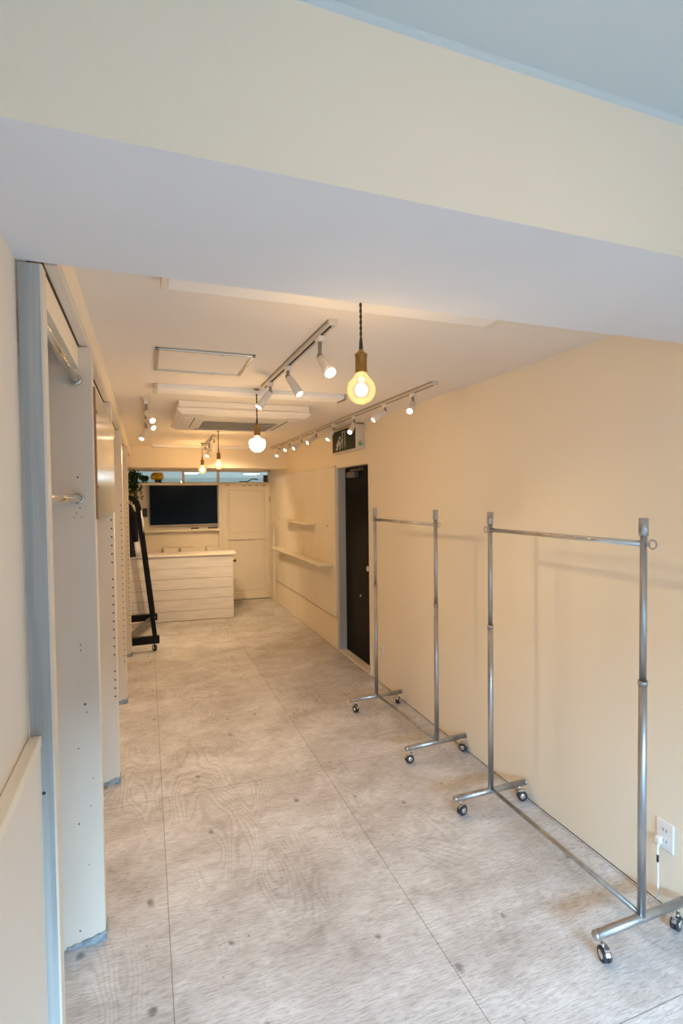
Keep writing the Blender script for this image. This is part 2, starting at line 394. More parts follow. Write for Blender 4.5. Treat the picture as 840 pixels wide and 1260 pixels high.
MB().lathe([(.024, 0), (.024, .01), (.018, .014), (.0, .015)], (1.985, 4.53, 1.07), (-1, 0, 0), m=M['chrome']).build('lock_cylinder', None, d2)
MB().lathe([(.012, 0), (.012, .005), (.0, .006)], (1.985, 4.84, .66), (-1, 0, 0), m=M['silver']).build('door_stud', None, d2)
c_ = MB().box(1.935, 1.983, 4.86, 5.08, 1.84, 1.895, M['grey']); c_.box(1.93, 1.945, 4.70, 4.97, 1.905, 1.917, M['grey']); c_.box(1.93, 1.975, 4.69, 4.715, 1.90, 1.93, M['grey'])
c_.build('door_closer', None, d2, .003)

# left bay beams + fascia
struct('trim_10', MB().box(-.235, -.185, 1.352, 7.38, 2.229, ZC), M['cream'], 'long cream beam along the top of the left partitions', cat='beam')
struct('trim_11', MB().box(-.245, -.219, 1.402, 7.38, 2.12, 2.198), M['cream'], 'inner fascia board behind the left beam', cat='beam')
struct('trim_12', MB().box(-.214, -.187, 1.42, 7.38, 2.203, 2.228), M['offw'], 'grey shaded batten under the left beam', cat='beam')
struct('trim_16', MB().box(-.250, -.2145, 1.42, 7.38, 2.199, 2.2285), M['gap'], 'dark gap line between left batten and fascia', cat='gap')

# ================================================================ LEFT PARTITIONS
def partition(y, label, holes, spots=(), x1=-.175):
    t = thing('partition_column', label, 'column', (x1, y, 0), 0, 'painted partition columns along the left side')
    b = MB().box(XL + .002 - x1, 0, 0, .06, .0, 2.2, M['col']); b.build('post_board', None, t, .003)
    # ragged grey foot at the corner
    k = MB(); n = 9; top = []; w_ = .13
    for i in range(n + 1):
        u = i / n; top.append((-w_ * (1 - u) - .0, .012 + .028 * u ** 1.3 + random.uniform(-.004, .005)))
    prof = [(-w_, 0.0005), (.004, 0.0005)] + [(x + (.004 if i == n else 0), z) for i, (x, z) in list(enumerate(top))[::-1]]
    k.prism(prof, 'Y', -.006, .064, M['chip']); k.build('ragged_foot', None, t)
    if holes:
        hm = MB()
        for z in holes: hm.lathe([(.0048, 0), (.0048, .0008), (0, .0008)], (-.014, .0002, z), (0, -1, 0), 10, M['hole'])
        hm.build('shelf_pin_holes', None, t)
    if spots:
        hm = MB()
        for x, z, r in spots: hm.lathe([(r, 0), (r, .0008), (0, .0008)], (x, .0002, z), (0, -1, 0), 10, M['hole'])
        hm.build('screw_holes', None, t)
    return t
sp = [(-.055, 1.73, .003), (-.05, 1.62, .0025), (-.035, 1.655, .003), (-.062, 1.60, .002), (-.045, 1.585, .002), (-.07, 1.585, .002), (-.06, 1.12, .0025), (-.06, 1.10, .0025),
      (-.05, .90, .004), (-.045, .87, .0025), (-.075, .74, .0025), (-.03, .62, .002), (-.08, .46, .003), (-.04, .52, .002), (-.085, .06, .003), (-.05, .30, .002)]
partition(2.12, 'nearest painted column on the left, with pipe sockets and ragged grey foot', [], sp)
hz = [1.53 - .0485 * i for i in range(22) if i not in (6, 17)]
partition(3.28, 'second painted column from the front, one row of dark pin holes, behind glossy panel', hz)
partition(4.56, 'third painted column on the left, pin holes, between second and last columns', [1.60 - .0485 * i for i in range(27)])
partition(5.89, 'last painted column on the left, just in front of black rack', [1.60 - .0485 * i for i in range(27)], x1=-.172)

wp = thing('timber_post', 'grey washed timber post at near left under the header beam', 'post', (-.2325, 1.375, 0))
MB().box(-.0245, .0195, -.025, .025, 0, ZH - .003).build('post_shaft', M['postm'], wp, .002)
MB().box(.0195, .0245, -.0235, .025, 0, ZH - .003).build('edge_strip', M['col'], wp)
for z in (.43, .98): MB().lathe([(.004, 0), (.004, .001), (0, .001)], (.0, -.025, z), (0, -1, 0), 10, M['hole']).build('screw_hole', None, wp)

def rail(z, label, r=.013):
    t = thing('hanging_rail', label, 'clothes rail', (-.228, 1.40, z), 0, 'metal pipes fixed in the nearest left bay')
    MB().tube([(0, .004, 0), (0, .716, 0)], r, 16).build('pipe', M['pipe'], t)
    MB().lathe([(r + .007, 0), (r + .007, .012), (r + .003, .016), (r + .001, .016)], (0, .7185, 0), (0, -1, 0), 20).build('end_socket', M['pipe'], t)
rail(2.078, 'metal hanging pipe high in nearest left bay')
rail(1.653, 'metal hanging pipe at mid height in nearest left bay')

gp = thing('glossy_panel', 'glossy cream panel hung between first two left columns, reflecting lamps', 'panel', (-.1722, 2.150, 1.575))
MB().box(-.0025, .004, .004, 1.155, 0, .49).build('panel_face', M['gloss'], gp, .001)
MB().box(-.0025, .005, .0, .004, 0, .49).build('raw_edge', M['edge'], gp)
for z in (.12, .40): MB().lathe([(.006, 0), (.006, .003), (0, .004)], (.004, .02, z), (1, 0, 0), 12, M['edge']).build('fixing_screw', None, gp)

# ================================================================ CEILING THINGS
def strip(x0, x1, y0, y1, label, marks=False):
    t = thing('ceiling_strip', label, 'ceiling panel', ((x0 + x1) / 2, (y0 + y1) / 2, ZC), 0, 'long flat strips fixed across the ceiling')
    w, hgt = (x1 - x0) / 2, (y1 - y0) / 2
    MB().box(-w, w, -hgt, hgt, -.030, 0).build('cover', M['stripm'], t, .004)
    for sx in (-1, 1):
        MB().box(min(sx * w, sx * (w + .02)), max(sx * w, sx * (w + .02)), -hgt, hgt, -.034, 0).build('end_cap', M['alu'] if marks else M['pine'], t, .003)
strip(.075, 1.255, 1.60, 1.758, 'long flat ceiling strip partly hidden by header beam')
strip(.075, 1.26, 3.33, 3.485, 'long flat ceiling strip between hatch and air conditioner', True)
strip(.10, 1.50, 7.08, 7.24, 'long flat ceiling strip farthest away, beside the cream beam')

ht = thing('access_hatch', 'aluminium framed rectangular access hatch in the ceiling', 'hatch', (.28, 2.755, ZC))
MB().box(-.21, .21, -.197, .197, -.004, 0).build('hatch_panel', M['ceil'], ht)
k = MB(); a, b, wd = .228, .216, .02
k.box(-a, a, -b, -b + wd, -.010, 0).box(-a, a, b - wd, b, -.010, 0).box(-a, -a + wd, -b, b, -.010, 0).box(a - wd, a, -b, b, -.010, 0)
k.build('hatch_frame', M['alu'], ht, .003)
for y in (-.206, .206): MB().lathe([(.009, 0), (.009, .003), (0, .004)], (.07, y, -.0095), (0, 0, -1), 14).build('latch', M['chrome'], ht)

ac = thing('ceiling_air_conditioner', 'white ceiling cassette air conditioner with dark slatted intake', 'air conditioner', (.70, 4.33, ZC - .0001))
W_, D_ = .485, .49
MB().box(-W_ + .01, W_ - .01, -D_ + .012, D_ - .012, -.05, 0).build('casing', M['ac'], ac, .006)
k = MB(); lo, up = -.092, -.05
P1 = [(-W_, -D_), (W_, -D_), (W_, D_), (-W_, D_)]; c = .035
bm_ = k.bm; k.mi(M['ac'])
R1 = [bm_.verts.new((x, y, up)) for x, y in P1]; R1b = [bm_.verts.new((x, y, up - .018)) for x, y in P1]
R2 = [bm_.verts.new((x - math.copysign(c, x), y - math.copysign(c, y), lo)) for x, y in P1]
for A, B in ((R1, R1b), (R1b, R2)):
    for i in range(4): bm_.faces.new((A[i], A[(i + 1) % 4], B[(i + 1) % 4], B[i]))
bm_.faces.new(R1); bm_.faces.new(R2)
k.build('fascia_panel', None, ac, .004)
for (x0, x1, y0, y1) in ((-.30, .30, -.43, -.36), (-.30, .30, .36, .43), (-.425, -.355, -.29, .29), (.355, .425, -.29, .29)):
    q = MB().box(x0, x1, y0, y1, lo - .004, lo, M['ac'])
    if x1 - x0 > y1 - y0: q.box(x0, x1, y1 if y0 < 0 else y0 - .007, (y1 + .007) if y0 < 0 else y0, lo - .002, lo, M['grill'])
    else: q.box(x1 if x0 < 0 else x0 - .007, (x1 + .007) if x0 < 0 else x0, y0, y1, lo - .002, lo, M['grill'])
    q.build('louvre', None, ac)
gx0, gx1, gy0, gy1 = -.27, .31, -.13, .40
k = MB().box(gx0, gx1, gy0, gy1, lo - .003, lo, M['grill'])
k.build('intake', None, ac)
k = MB(); n = 30
for i in range(n):
    x = gx0 + (gx1 - gx0) * (i + .5) / n; k.box(x - .0022, x + .0022, gy0, gy1, lo - .0038, lo - .003)
for j in range(7):
    y = gy0 + (gy1 - gy0) * j / 6; k.box(gx0, gx1, y - .003, y + .003, lo - .005, lo - .003)
k.build('grille_slats', M['ac'], ac)

# ---- pendants
def pendant(x, y, zc, label, opal=False, R=.0475, power=9):
    t = thing('pendant_lamp', label, 'pendant lamp', (x, y, ZC), 0, 'brass socket pendant bulbs down the middle of the room')
    z = zc - ZC; zs = z + .118          # top of the socket body
    n = 60; c1, c2 = [], []; L = -zs - .018
    for i in range(n + 1):
        zz = -L * i / n; a = i * .55
        c1.append((.0022 * math.cos(a), .0022 * math.sin(a), zz)); c2.append((-.0022 * math.cos(a), -.0022 * math.sin(a), zz))
    MB().tube(c1, .0024, 6).tube(c2, .0024, 6).build('twisted_cord', M['cord'], t)
    MB().lathe([(.022, 0), (.022, -.006), (.008, -.012), (.004, -.016)], (0, 0, 0), seg=20).build('ceiling_rose', M['brass'], t)
    s_ = MB(); s_.lathe([(.005, .032), (.006, .016), (.012, .006), (.0205, 0), (.0215, -.006), (.0195, -.009), (.0195, -.052), (.0205, -.054), (.0195, -.062), (.017, -.064)], (0, 0, zs), seg=24)
    s_.build('socket', M['brass'], t)
    MB().lathe([(.0055, .045), (.0065, .028), (.007, .012)], (0, 0, zs), seg=12).build('cord_grip', M['rubber'], t)
    if not opal:
        pr = [(.0145, .068), (.0155, .058)]
        for i in range(1, 15):
            a = math.radians(62 - i * 152 / 14.0); pr.append((max(R * math.cos(a), .0001), R * math.sin(a)))
        pr[-1] = (0, -R)
        g = MB(); g.lathe(pr, (0, 0, z), seg=32); g = g.build('bulb', M['bulb'], t)
        f = MB(); f.lathe([(0, -.022), (.011, -.018), (.018, -.010), (.0205, 0), (.017, .011), (.009, .02), (0, .024)], (0, 0, z), seg=16); f.build('filament', M['fil'], g)
        f = MB(); f.tube([(0, 0, z + .018), (0, 0, z + .055)], .004, 8); f.build('glass_stem', M['bulb'], g)
    else:
        pr = [(.016, .055), (.018, .040), (.043, .033), (.051, .022), (.0525, .006), (.048, -.016), (.036, -.034), (.019, -.045), (0, -.048)]
        g = MB(); g.lathe(pr, (0, 0, z), seg=32); g = g.build('bulb', M['opal'], t)
    l = bpy.data.lights.new('pendant_light', 'POINT'); l.energy = power; l.color = (1, .63, .29); l.shadow_soft_size = .03 if not opal else .06
    lo_ = bpy.data.objects.new('pendant_light', l); COL.objects.link(lo_); lo_.parent = t; lo_.location = (0, 0, z - (0 if not opal else .11)); lo_.visible_glossy = False
    return t
PW = 6.5
pendant(.678, 1.63, 2.003, 'clear globe pendant bulb nearest the camera, hanging by header beam', power=PW * .5)
pendant(.68, -.10, 2.0, 'added pendant bulb out of view beside the camera, warming the header beam', power=12)  # unseen pendant, added for warm light on the header face
pendant(.670, 3.34, 1.985, 'white glowing pendant bulb hanging before the air conditioner', True, power=PW)
pendant(.703, 5.50, 1.987, 'clear globe pendant bulb behind air conditioner, larger of the far pair', power=PW * 1.5)
pendant(.665, 6.77, 2.002, 'clear globe pendant bulb farthest away, left of the far pair', power=PW * 2.2)

# ---- lighting tracks and spots
def track(x, y0, y1, label, rz=0.0):
    t = thing('lighting_track', label, 'lighting track', (x, y0, ZC), rz, 'slim ceiling tracks holding the spotlights')
    L = y1 - y0
    b = MB().box(-.017, -.005, 0, L, -.02, 0, M['track']).box(.005, .017, 0, L, -.02, 0, M['track']).box(-.017, .017, 0, L, -.006, 0, M['track'])
    b.build('rail', None, t, .001)
    MB().box(-.005, .005, .02, L - .02, -.0205, -.006).build('slot', M['slot'], t)
    for y in (-.014, L - .006): MB().box(-.019, .019, y, y + .02, -.022, 0).build('end_cap', M['track'], t, .003)
track(.690, 1.95, 3.20, 'middle ceiling track in front, with three spotlights')
track(1.640, 2.80, 7.15, 'long right hand ceiling track with eight spotlights')
track(.012, 3.80, 5.35, 'left hand ceiling track beside the air conditioner')
track(.708, 5.80, 7.00, 'short middle ceiling track behind the air conditioner')

def spot(mx, my, kz, lens, label, power, r=.0225, on=1.0, size=95):
    t = thing('track_spotlight', label, 'spotlight', (mx, my, ZC - .021), 0, 'white adjustable spotlights on the ceiling tracks')
    o0 = Vector((mx, my, ZC - .021)); K = Vector((mx, my, kz - .0)) - o0; E_ = Vector(lens) - o0
    dv = (E_ - K); L = dv.length; dv.normalize()
    MB().box(-.013, .013, -.028, .028, -.022, 0).build('mount', M['spotw'], t, .003)
    MB().tube([(0, 0, -.02), tuple(K)], .0085, 12).build('stem', M['swiv'], t)
    MB().lathe([(0, -.014), (.011, -.010), (.014, 0), (.011, .010), (0, .014)], tuple(K), (1, 0, 0), 14).build('swivel_joint', M['swiv'], t)
    b = MB(); b.lathe([(0, .002), (.012, .004), (.0185, .012), (.0195, L * .50), (.021, L * .58), (r, L * .88), (r + .001, L - .002), (r - .003, L)], tuple(K), tuple(dv), 22)
    bd = b.build('body', M['spotw'], t)
    MB().lathe([(r - .003, 0), (r - .008, .0035), (0, .005)], tuple(K + dv * (L - .001)), tuple(dv), 22).build('lens', M['lens'], bd)
    l = bpy.data.lights.new('spot_light', 'SPOT'); l.energy = power; l.color = (1, .75, .45); l.spot_size = math.radians(size); l.spot_blend = .7; l.shadow_soft_size = .022
    q = bpy.data.objects.new('spot_light', l); COL.objects.link(q); q.parent = t
    q.location = K + dv * (L + .008); q.rotation_euler = dv.to_track_quat('-Z', 'Y').to_euler(); q.visible_glossy = False
SP = 16
spot(.690, 2.104, 2.232, (.707, 2.022, 2.148), 'nearest spotlight on the middle track, lens facing camera', SP, .027)
spot(.690, 2.63, 2.262, (.735, 2.572, 2.166), 'middle spotlight of three on the front middle track', SP)
spot(.690, 3.036, 2.263, (.617, 3.022, 2.168), 'farthest of three spotlights on the front middle track, aimed left', SP)
RL = [('nearest spotlight on the right track, bright round lens, aimed at camera', 3.072, 2.257, (1.577, 3.0, 2.185)),
      ('second spotlight from the near end of right track, aimed left', 3.499, 2.270, (1.547, 3.503, 2.198)),
      ('spotlight on the right track in front of the green exit sign', 4.104, 2.257, (1.575, 4.045, 2.174)),
      ('spotlight on the right track just left of the green exit sign', 4.619, 2.266, (1.572, 4.594, 2.172)),
      ('fifth spotlight from the near end of the right track', 5.157, 2.265, (1.539, 5.135, 2.195)),
      ('sixth spotlight from the near end of the right track', 5.692, 2.261, (1.537, 5.658, 2.184)),
      ('seventh spotlight on the right track, next to last', 6.226, 2.275, (1.571, 6.175, 2.211)),
      ('last and farthest spotlight on the right track', 6.755, 2.273, (1.595, 6.697, 2.183))]
for i, (lb, y, kz, ln) in enumerate(RL): spot(1.640, y, kz, ln, lb, SP * .9, size=100)
spot(.012, 3.838, 2.244, (.051, 3.755, 2.168), 'near spotlight on the left track, upper of two bright lenses', SP)
spot(.012, 4.298, 2.253, (.064, 4.217, 2.179), 'second spotlight on the left track, lower of two bright lenses', SP)
spot(.012, 4.737, 2.240, (-.026, 4.678, 2.144), 'farthest spotlight on the left track, aimed left at the partitions', SP)
spot(.708, 5.90, 2.262, (.700, 5.965, 2.165), 'near spotlight on the short middle track, aimed at counter', SP * 4)
spot(.708, 6.367, 2.239, (.67, 6.318, 2.139), 'spotlight with lit lens hanging between the two far bulbs', SP)
spot(.708, 6.80, 2.262, (.76, 6.875, 2.175), 'added spotlight at the far end of the short middle track, aimed at white door', SP * 2)  # extra lamp added to brighten the dim back area

# ================================================================ RIGHT WALL THINGS
db = thing('display_board', 'large cream board fixed to right wall beyond the dark door', 'wall board', (XR, 5.30, .345))
MB().box(-.018, -.0005, 0, 2.88, 0, 1.62).build('board_face', M['board'], db, .002)
MB().box(-.0175, -.0005, .02, 2.88, -.006, -.0002).build('lower_shadow_line', M['edge'], db)  # dark strip painted as the shadow along the joint under the board
MB().box(-.030, -.0005, 0, 2.88, 1.62, 1.64).build('top_batten', M['board'], db, .002)
MB().box(-.022, -.018, .0, .025, 0, 1.62).build('edge_batten', M['board'], db, .001)
for y, z in ((.28, .98), (2.55, .98), (2.60, .62), (2.2, 1.0), (2.22, .62)): MB().lathe([(.010, 0), (.010, .002), (0, .003)], (-.018, y, z), (-1, 0, 0), 12, M['edge']).build('fixing_screw', None, db)
def shelf(y0, y1, z, w, label):
    t = thing('wall_shelf', label, 'shelf', (XR - .0185, y0, z), 0, 'thin cream shelves on the display board')
    MB().box(-w, 0, 0, y1 - y0, -.016, 0).build('shelf_board', M['board'], t, .002)
    MB().box(-.012, 0, .05, y1 - y0 - .05, -.036, -.016).build('support_batten', M['board'], t)
shelf(5.98, 7.28, 1.335, .16, 'short cream wall shelf, upper of the two')
shelf(5.40, 7.80, .905, .155, 'long cream wall shelf, lower of the two')

es = thing('exit_sign', 'green emergency exit sign box above the dark door', 'exit sign', (XR, 4.53, 2.085))
MB().box(-.085, -.0005, 0, .66, 0, .235).build('housing', M['signbox'], es, .006)
fc = MB().box(-.0865, -.085, .012, .645, .012, .222).build('green_face', M['green'], es)
k = MB(); X0, X1 = -.0885, -.0865
def qd(y0, y1, z0, z1): k.box(X0, X1, y0, y1, z0, z1)
# doorway lines and running figure (mirrored along -Y as seen from the room)
qd(.345, .357, .045, .20); qd(.275, .287, .045, .20); qd(.275, .357, .192, .20)
k.prism([(.50, .06), (.53, .075), (.49, .115), (.455, .135), (.44, .125), (.46, .09)], 'X', X0, X1)
k.prism([(.46, .12), (.415, .10), (.36, .135), (.352, .123), (.41, .075), (.46, .085)], 'X', X0, X1)
k.prism([(.49, .035), (.545, .03), (.53, .05), (.50, .055), (.475, .095), (.455, .085)], 'X', X0, X1)
k.prism([(.46, .085), (.42, .065), (.43, .03), (.415, .028), (.395, .07), (.44, .105)], 'X', X0, X1)
k.lathe([(.018, 0), (.018, .002)], (X1, .425, .148), (-1, 0, 0), 16)
k.build('running_figure', M['signw'], fc)
k = MB().box(-.05, -.034, -.0015, 0, .075, .085, M['red']).box(-.062, -.022, -.0015, 0, .035, .068, M['gr2']); k.build('test_label', None, es)

def outlet(y, z, label, w=.072, hh=.115):
    t = thing('wall_outlet', label, 'outlet', (XR, y, z), 0, 'white power outlets low on the right wall')
    MB().box(-.008, -.0005, -w / 2, w / 2, -hh / 2, hh / 2).build('cover_plate', M['plastic'], t, .003)
    for dz in (.022, -.022):
        f_ = MB().box(-.0085, -.008, -.018, .018, dz - .014, dz + .014).build('socket_face', M['plastic'], t)
        for dy in (-.007, .007): MB().box(-.009, -.0085, dy - .0012, dy + .0012, dz - .006, dz + .006).build('slot', M['hole'], f_)
outlet(1.487, .29, 'white power outlet beside the near rack, charger plugged in')
outlet(4.175, .29, 'small white power outlet near the far rack, by dark door', .07, .115)
pl = thing('power_plug', 'white plug and short cable hanging from the near outlet', 'plug', (XR - .0095, 1.503, .268))
MB().box(-.022, 0, -.011, .011, -.013, .013).build('plug_head', M['plastic'], pl, .004)
MB().tube([(-.012, 0, -.012), (-.016, 0, -.035), (-.014, .001, -.10), (-.008, .004, -.17), (-.010, .004, -.225), (-.014, .002, -.245)], [.005, .0042, .0035, .0035, .005, .003], 10).build('cable', M['plastic'], pl)
MB().tube([(-.0155, 0, -.06), (-.015, .0005, -.09)], .0046, 10).build('cable_tag', M['hole'], pl)

# ================================================================ GARMENT RACKS
def garment_rack(label, loc, rz, L):
    t = thing('garment_rack', label, 'clothes rack', loc, rz, 'steel rolling garment racks along the right wall')
    hl = L / 2; hb_ = .218; zb_ = .093
    for s in (-1, 1):
        y = s * hl
        p = MB(); p.tube([(0, y, zb_), (0, y, .965)], .0145, 16); p.tube([(0, y, .955), (0, y, .972)], .0165, 16)
        p.tube([(0, y, .965), (0, y, 1.50)], .0122, 16); p.build('upright', M['steel'], t)
        MB().lathe([(.0122, 0), (.0165, .001), (.0165, .006), (.014, .008), (.0165, .010), (.0165, .062), (.012, .064), (0, .064)], (0, y, 1.497), seg=18).build('top_cap', M['steel'], t)
        b = MB(); b.tube([(-hb_, y, zb_), (hb_, y, zb_)], .016, 16)
        for e in (-1, 1): b.lathe([(.0165, -.004), (.0165, .003), (.010, .009), (0, .010)], (e * hb_, y, zb_), (e, 0, 0), 16)
        b = b.build('foot_bar', M['steel'], t)
        for e in (-1, 1):
            cx = e * (hb_ - .032); ca = MB(); ca.tube([(cx, y, zb_ - .014), (cx, y, .058)], .006, 10, M['chrome'])
            off = .012
            rot = Matrix.Translation((cx, y, 0)) @ Matrix.Rotation(random.uniform(0, 6.28), 4, 'Z')
            ca.box(-.010, .010, -.008, off + .022, .052, .058, M['chrome'], rot)
            wc = rot @ Vector((0, off, .0265)); axv = (rot.to_3x3() @ Vector((1, 0, 0)))
            ca.lathe([(.007, -.0145), (.024, -.0145), (.0262, -.012), (.0262, -.003), (.020, -.002), (.020, .002), (.0262, .003), (.0262, .012), (.024, .0145), (.007, .0145)], tuple(wc), tuple(axv), 22, M['rubber'])
            ca.lathe([(.0, -.0165), (.014, -.016), (.015, -.0145), (.015, .0145), (.014, .016), (0, .0165)], tuple(wc), tuple(axv), 16, M['chrome'])
            # hood
            hp = []
            for i in range(7):
                a = math.radians(20 + i * 22); hp.append((math.cos(a) * .030, math.sin(a) * .030))
            for a_, b_ in zip(hp, hp[1:]):
                vs = [ca.bm.verts.new(rot @ Vector((sx, off + q[0], .0265 + q[1]))) for sx, q in ((-.008, a_), (.008, a_), (.008, b_), (-.008, b_))]
                f = ca.bm.faces.new(vs); f.material_index = ca.mi(M['chrome'])
            ca.build('caster', None, t)
        rg = MB(); rg.tube([(0, y + s * .012, 1.468), (0, y + s * .022, 1.468)], .007, 10); rg.torus((0, y + s * .036, 1.468), .0155, .0028, 'X'); rg.build('ring_pull', M['steel'], t)
    tb = MB(); tb.tube([(0, -hl, 1.468), (0, hl, 1.468)], .0112, 16); tb.build('hanging_bar', M['chrome'], t)
    MB().tube([(0, -hl, .104), (0, hl, .104)], .0105, 14).build('base_bar', M['steel'], t)
    return t
garment_rack('near steel garment rack on casters, larger in view, by the outlet', (1.672, 1.848, 0), 0, .902)
garment_rack('far steel garment rack on casters, standing toward the dark door', (1.672, 3.305, 0), math.radians(2.6), .845)

# ================================================================ BACK AREA
# counter
A = math.atan2(-.092, 1.007)
ct = thing('counter', 'white planked reception counter with a pale worktop', 'counter', (1.10, 7.281, 0), A)
LN = 1.66; zs = [.004, .137, .289, .429, .569, .711, .866]
MB().box(-LN, -.006, .012, .50, 0, .866, M['plank']).build('carcass', None, ct)
k = MB()
for a, b in zip(zs, zs[1:]): k.box(-LN, 0, 0, .0125, a + .002, b - .002)
k.build('plank_front', M['plank'], ct, .0015)
k = MB()
for a, b in zip(zs, zs[1:]): k.box(-.006, 0, .0125, .50, a + .002, b - .002)
k.build('plank_side', M['plank'], ct, .001)
MB().box(-LN, -.01, .006, .02, .0, .70).build('seam_backing', M['gap'], ct)
k = MB(); k.box(-LN, .045, -.03, .33, .867, .902); k.build('worktop', M['ctop'], ct, .014, 3)
hn = MB(); hn.lathe([(.018, 0), (.018, .006), (.008, .009), (.008, .035)], (0, .10, .775), (1, 0, 0), 14, M['black']); hn.box(.030, .042, .07, .13, .755, .795, M['black'])
hn.build('side_handle', None, ct)
# back shelf with boxes
bs = thing('back_cabinet', 'low cream cabinet against the back wall behind the counter', 'cabinet', (.50, 8.36, 0))
MB().box(-.58, .56, -.14, .165, .0, .76).build('cabinet_body', M['board'], bs, .004)
for x in (-.29, .27): MB().box(x - .26, x + .26, -.158, -.14, .05, .72).build('cabinet_door', M['board'], bs, .003)
for x0, x1, z1, lb in ((.23, .44, .905, 'left'), (.475, .665, .90, 'middle'), (.855, 1.045, .893, 'right')):
    t = thing('storage_box', lb + ' one of three cream boxes standing behind the counter', 'box', ((x0 + x1) / 2, 8.38, .7605), 0, 'cream boxes behind the counter')
    hw = (x1 - x0) / 2; MB().box(-hw, hw, -.10, .10, 0, z1 - .785).build('box_body', M['board'], t, .003)
    MB().box(-hw - .004, hw + .004, -.104, .104, z1 - .785, z1 - .7605).build('lid', M['board'], t, .003)
# ledge below the tv
struct('trim_13', MB().box(-.35, 1.072, YB - .11, YB, 1.138, 1.172), M['board'], 'cream ledge on the back wall below the television', bevel=.003, cat='ledge')
struct('trim_14', MB().box(-.35, 1.072, YB - .13, YB, 1.848, 1.884), M['board'], 'cream ledge above the television holding plants', bevel=.003, cat='ledge')
# television
tv = thing('television', 'black flat screen television mounted on back wall above counter', 'television', (.548, 8.44, 1.238))
MB().box(-.50, .50, 0, .035, 0, .607).build('bezel', M['bezel'], tv, .004)
MB().box(-.491, .491, -.0015, .0, .014, .598).build('screen', M['screen'], tv)
MB().box(-.20, .20, .035, .089, .15, .45).build('wall_mount', M['grey'], tv)
MB().box(-.50, .50, -.002, .002, 0.0, .008).build('lower_trim', M['silver'], tv)
for x, w, lb in ((.70, .12, 'small black remote control on the ledge, left of two'), (.97, .15, 'small black remote control on the ledge, right of two')):
    t = thing('remote_control', lb, 'remote control', (x, 8.46, 1.1725), 0, 'remote controls on the ledge')
    MB().box(-w / 2, w / 2, -.02, .02, 0, .018).build('handset', M['bezel'], t, .004)
    MB().box(-w / 3, w / 3, -.012, .012, .018, .0195).build('buttons', M['grey'], t)
ro = thing('wall_adapter', 'small black adapter box on back wall left of television', 'adapter', (-.02, YB, 1.44))
MB().box(-.032, .032, -.045, -.0005, -.065, .065).build('adapter_body', M['bezel'], ro, .006)
MB().tube([(.0, -.03, -.065), (.01, -.035, -.10), (.045, -.03, -.15), (.085, -.02, -.165)], .004, 8).build('cable', M['plastic'], ro)

# black A-frame rack
rk = thing('a_frame_rack', 'black A frame clothes rack on casters behind the left columns', 'clothes rack', (-.22, 6.0, 0))
def aframe(y, nm):
    out, wd = [], .022
    pts = [(.306, .13), (.158, 1.545), (.135, 1.62), (.10, 1.665), (.05, 1.69), (0, 1.70), (-.05, 1.69), (-.10, 1.665), (-.135, 1.62), (-.158, 1.545), (-.306, .13)]
    ins = []
    for i, (x, z) in enumerate(pts):
        if i == 0 or i == 10: ins.append((x - math.copysign(.048, x), z))
        else:
            v = Vector((x, z - 1.5)) if 1 < i < 9 else Vector((x, 0)); v.normalize(); ins.append((x - v.x * .046, z - v.y * .046))
    return MB().prism(pts + ins[::-1], 'Y', y, y + .04).build(nm, M['black'], rk, .003)
for y in (.0, 1.16):
    aframe(y, 'side_frame')
    fb = MB().box(-.33, .325, y - .012, y + .052, .085, .165).build('foot_beam', M['black'], rk, .004)
    for x in (-.28, .28):
        c_ = MB(); c_.box(x - .018, x + .018, y + .002, y + .038, .078, .085, M['chrome'])
        c_.lathe([(0, -.011), (.035, -.011), (.038, -.008), (.038, .008), (.035, .011), (0, .011)], (x - .008, y + .02, .0385), (1, .6, 0), 20, M['rubber'])
        c_.lathe([(0, -.014), (.012, -.013), (.012, .013), (0, .014)], (x - .008, y + .02, .0385), (1, .6, 0), 14, M['chrome'])
        c_.box(x - .026, x - .020, y + .006, y + .034, .03, .08, M['chrome']); c_.box(x + .004, x + .010, y + .006, y + .034, .03, .08, M['chrome'])
        c_.build('caster', None, fb)
MB().tube([(0, .0, 1.655), (0, 1.20, 1.655)], .014, 14).build('hanging_rail', M['black'], rk)
k = MB(); Tb = Matrix.Translation((.12, .60, .125)) @ Matrix.Rotation(math.radians(-15), 4, 'Z')
k.box(-.035, .035, -.58, .58, -.012, .012, None, Tb); k.build('base_board', M['grey'], rk, .002)

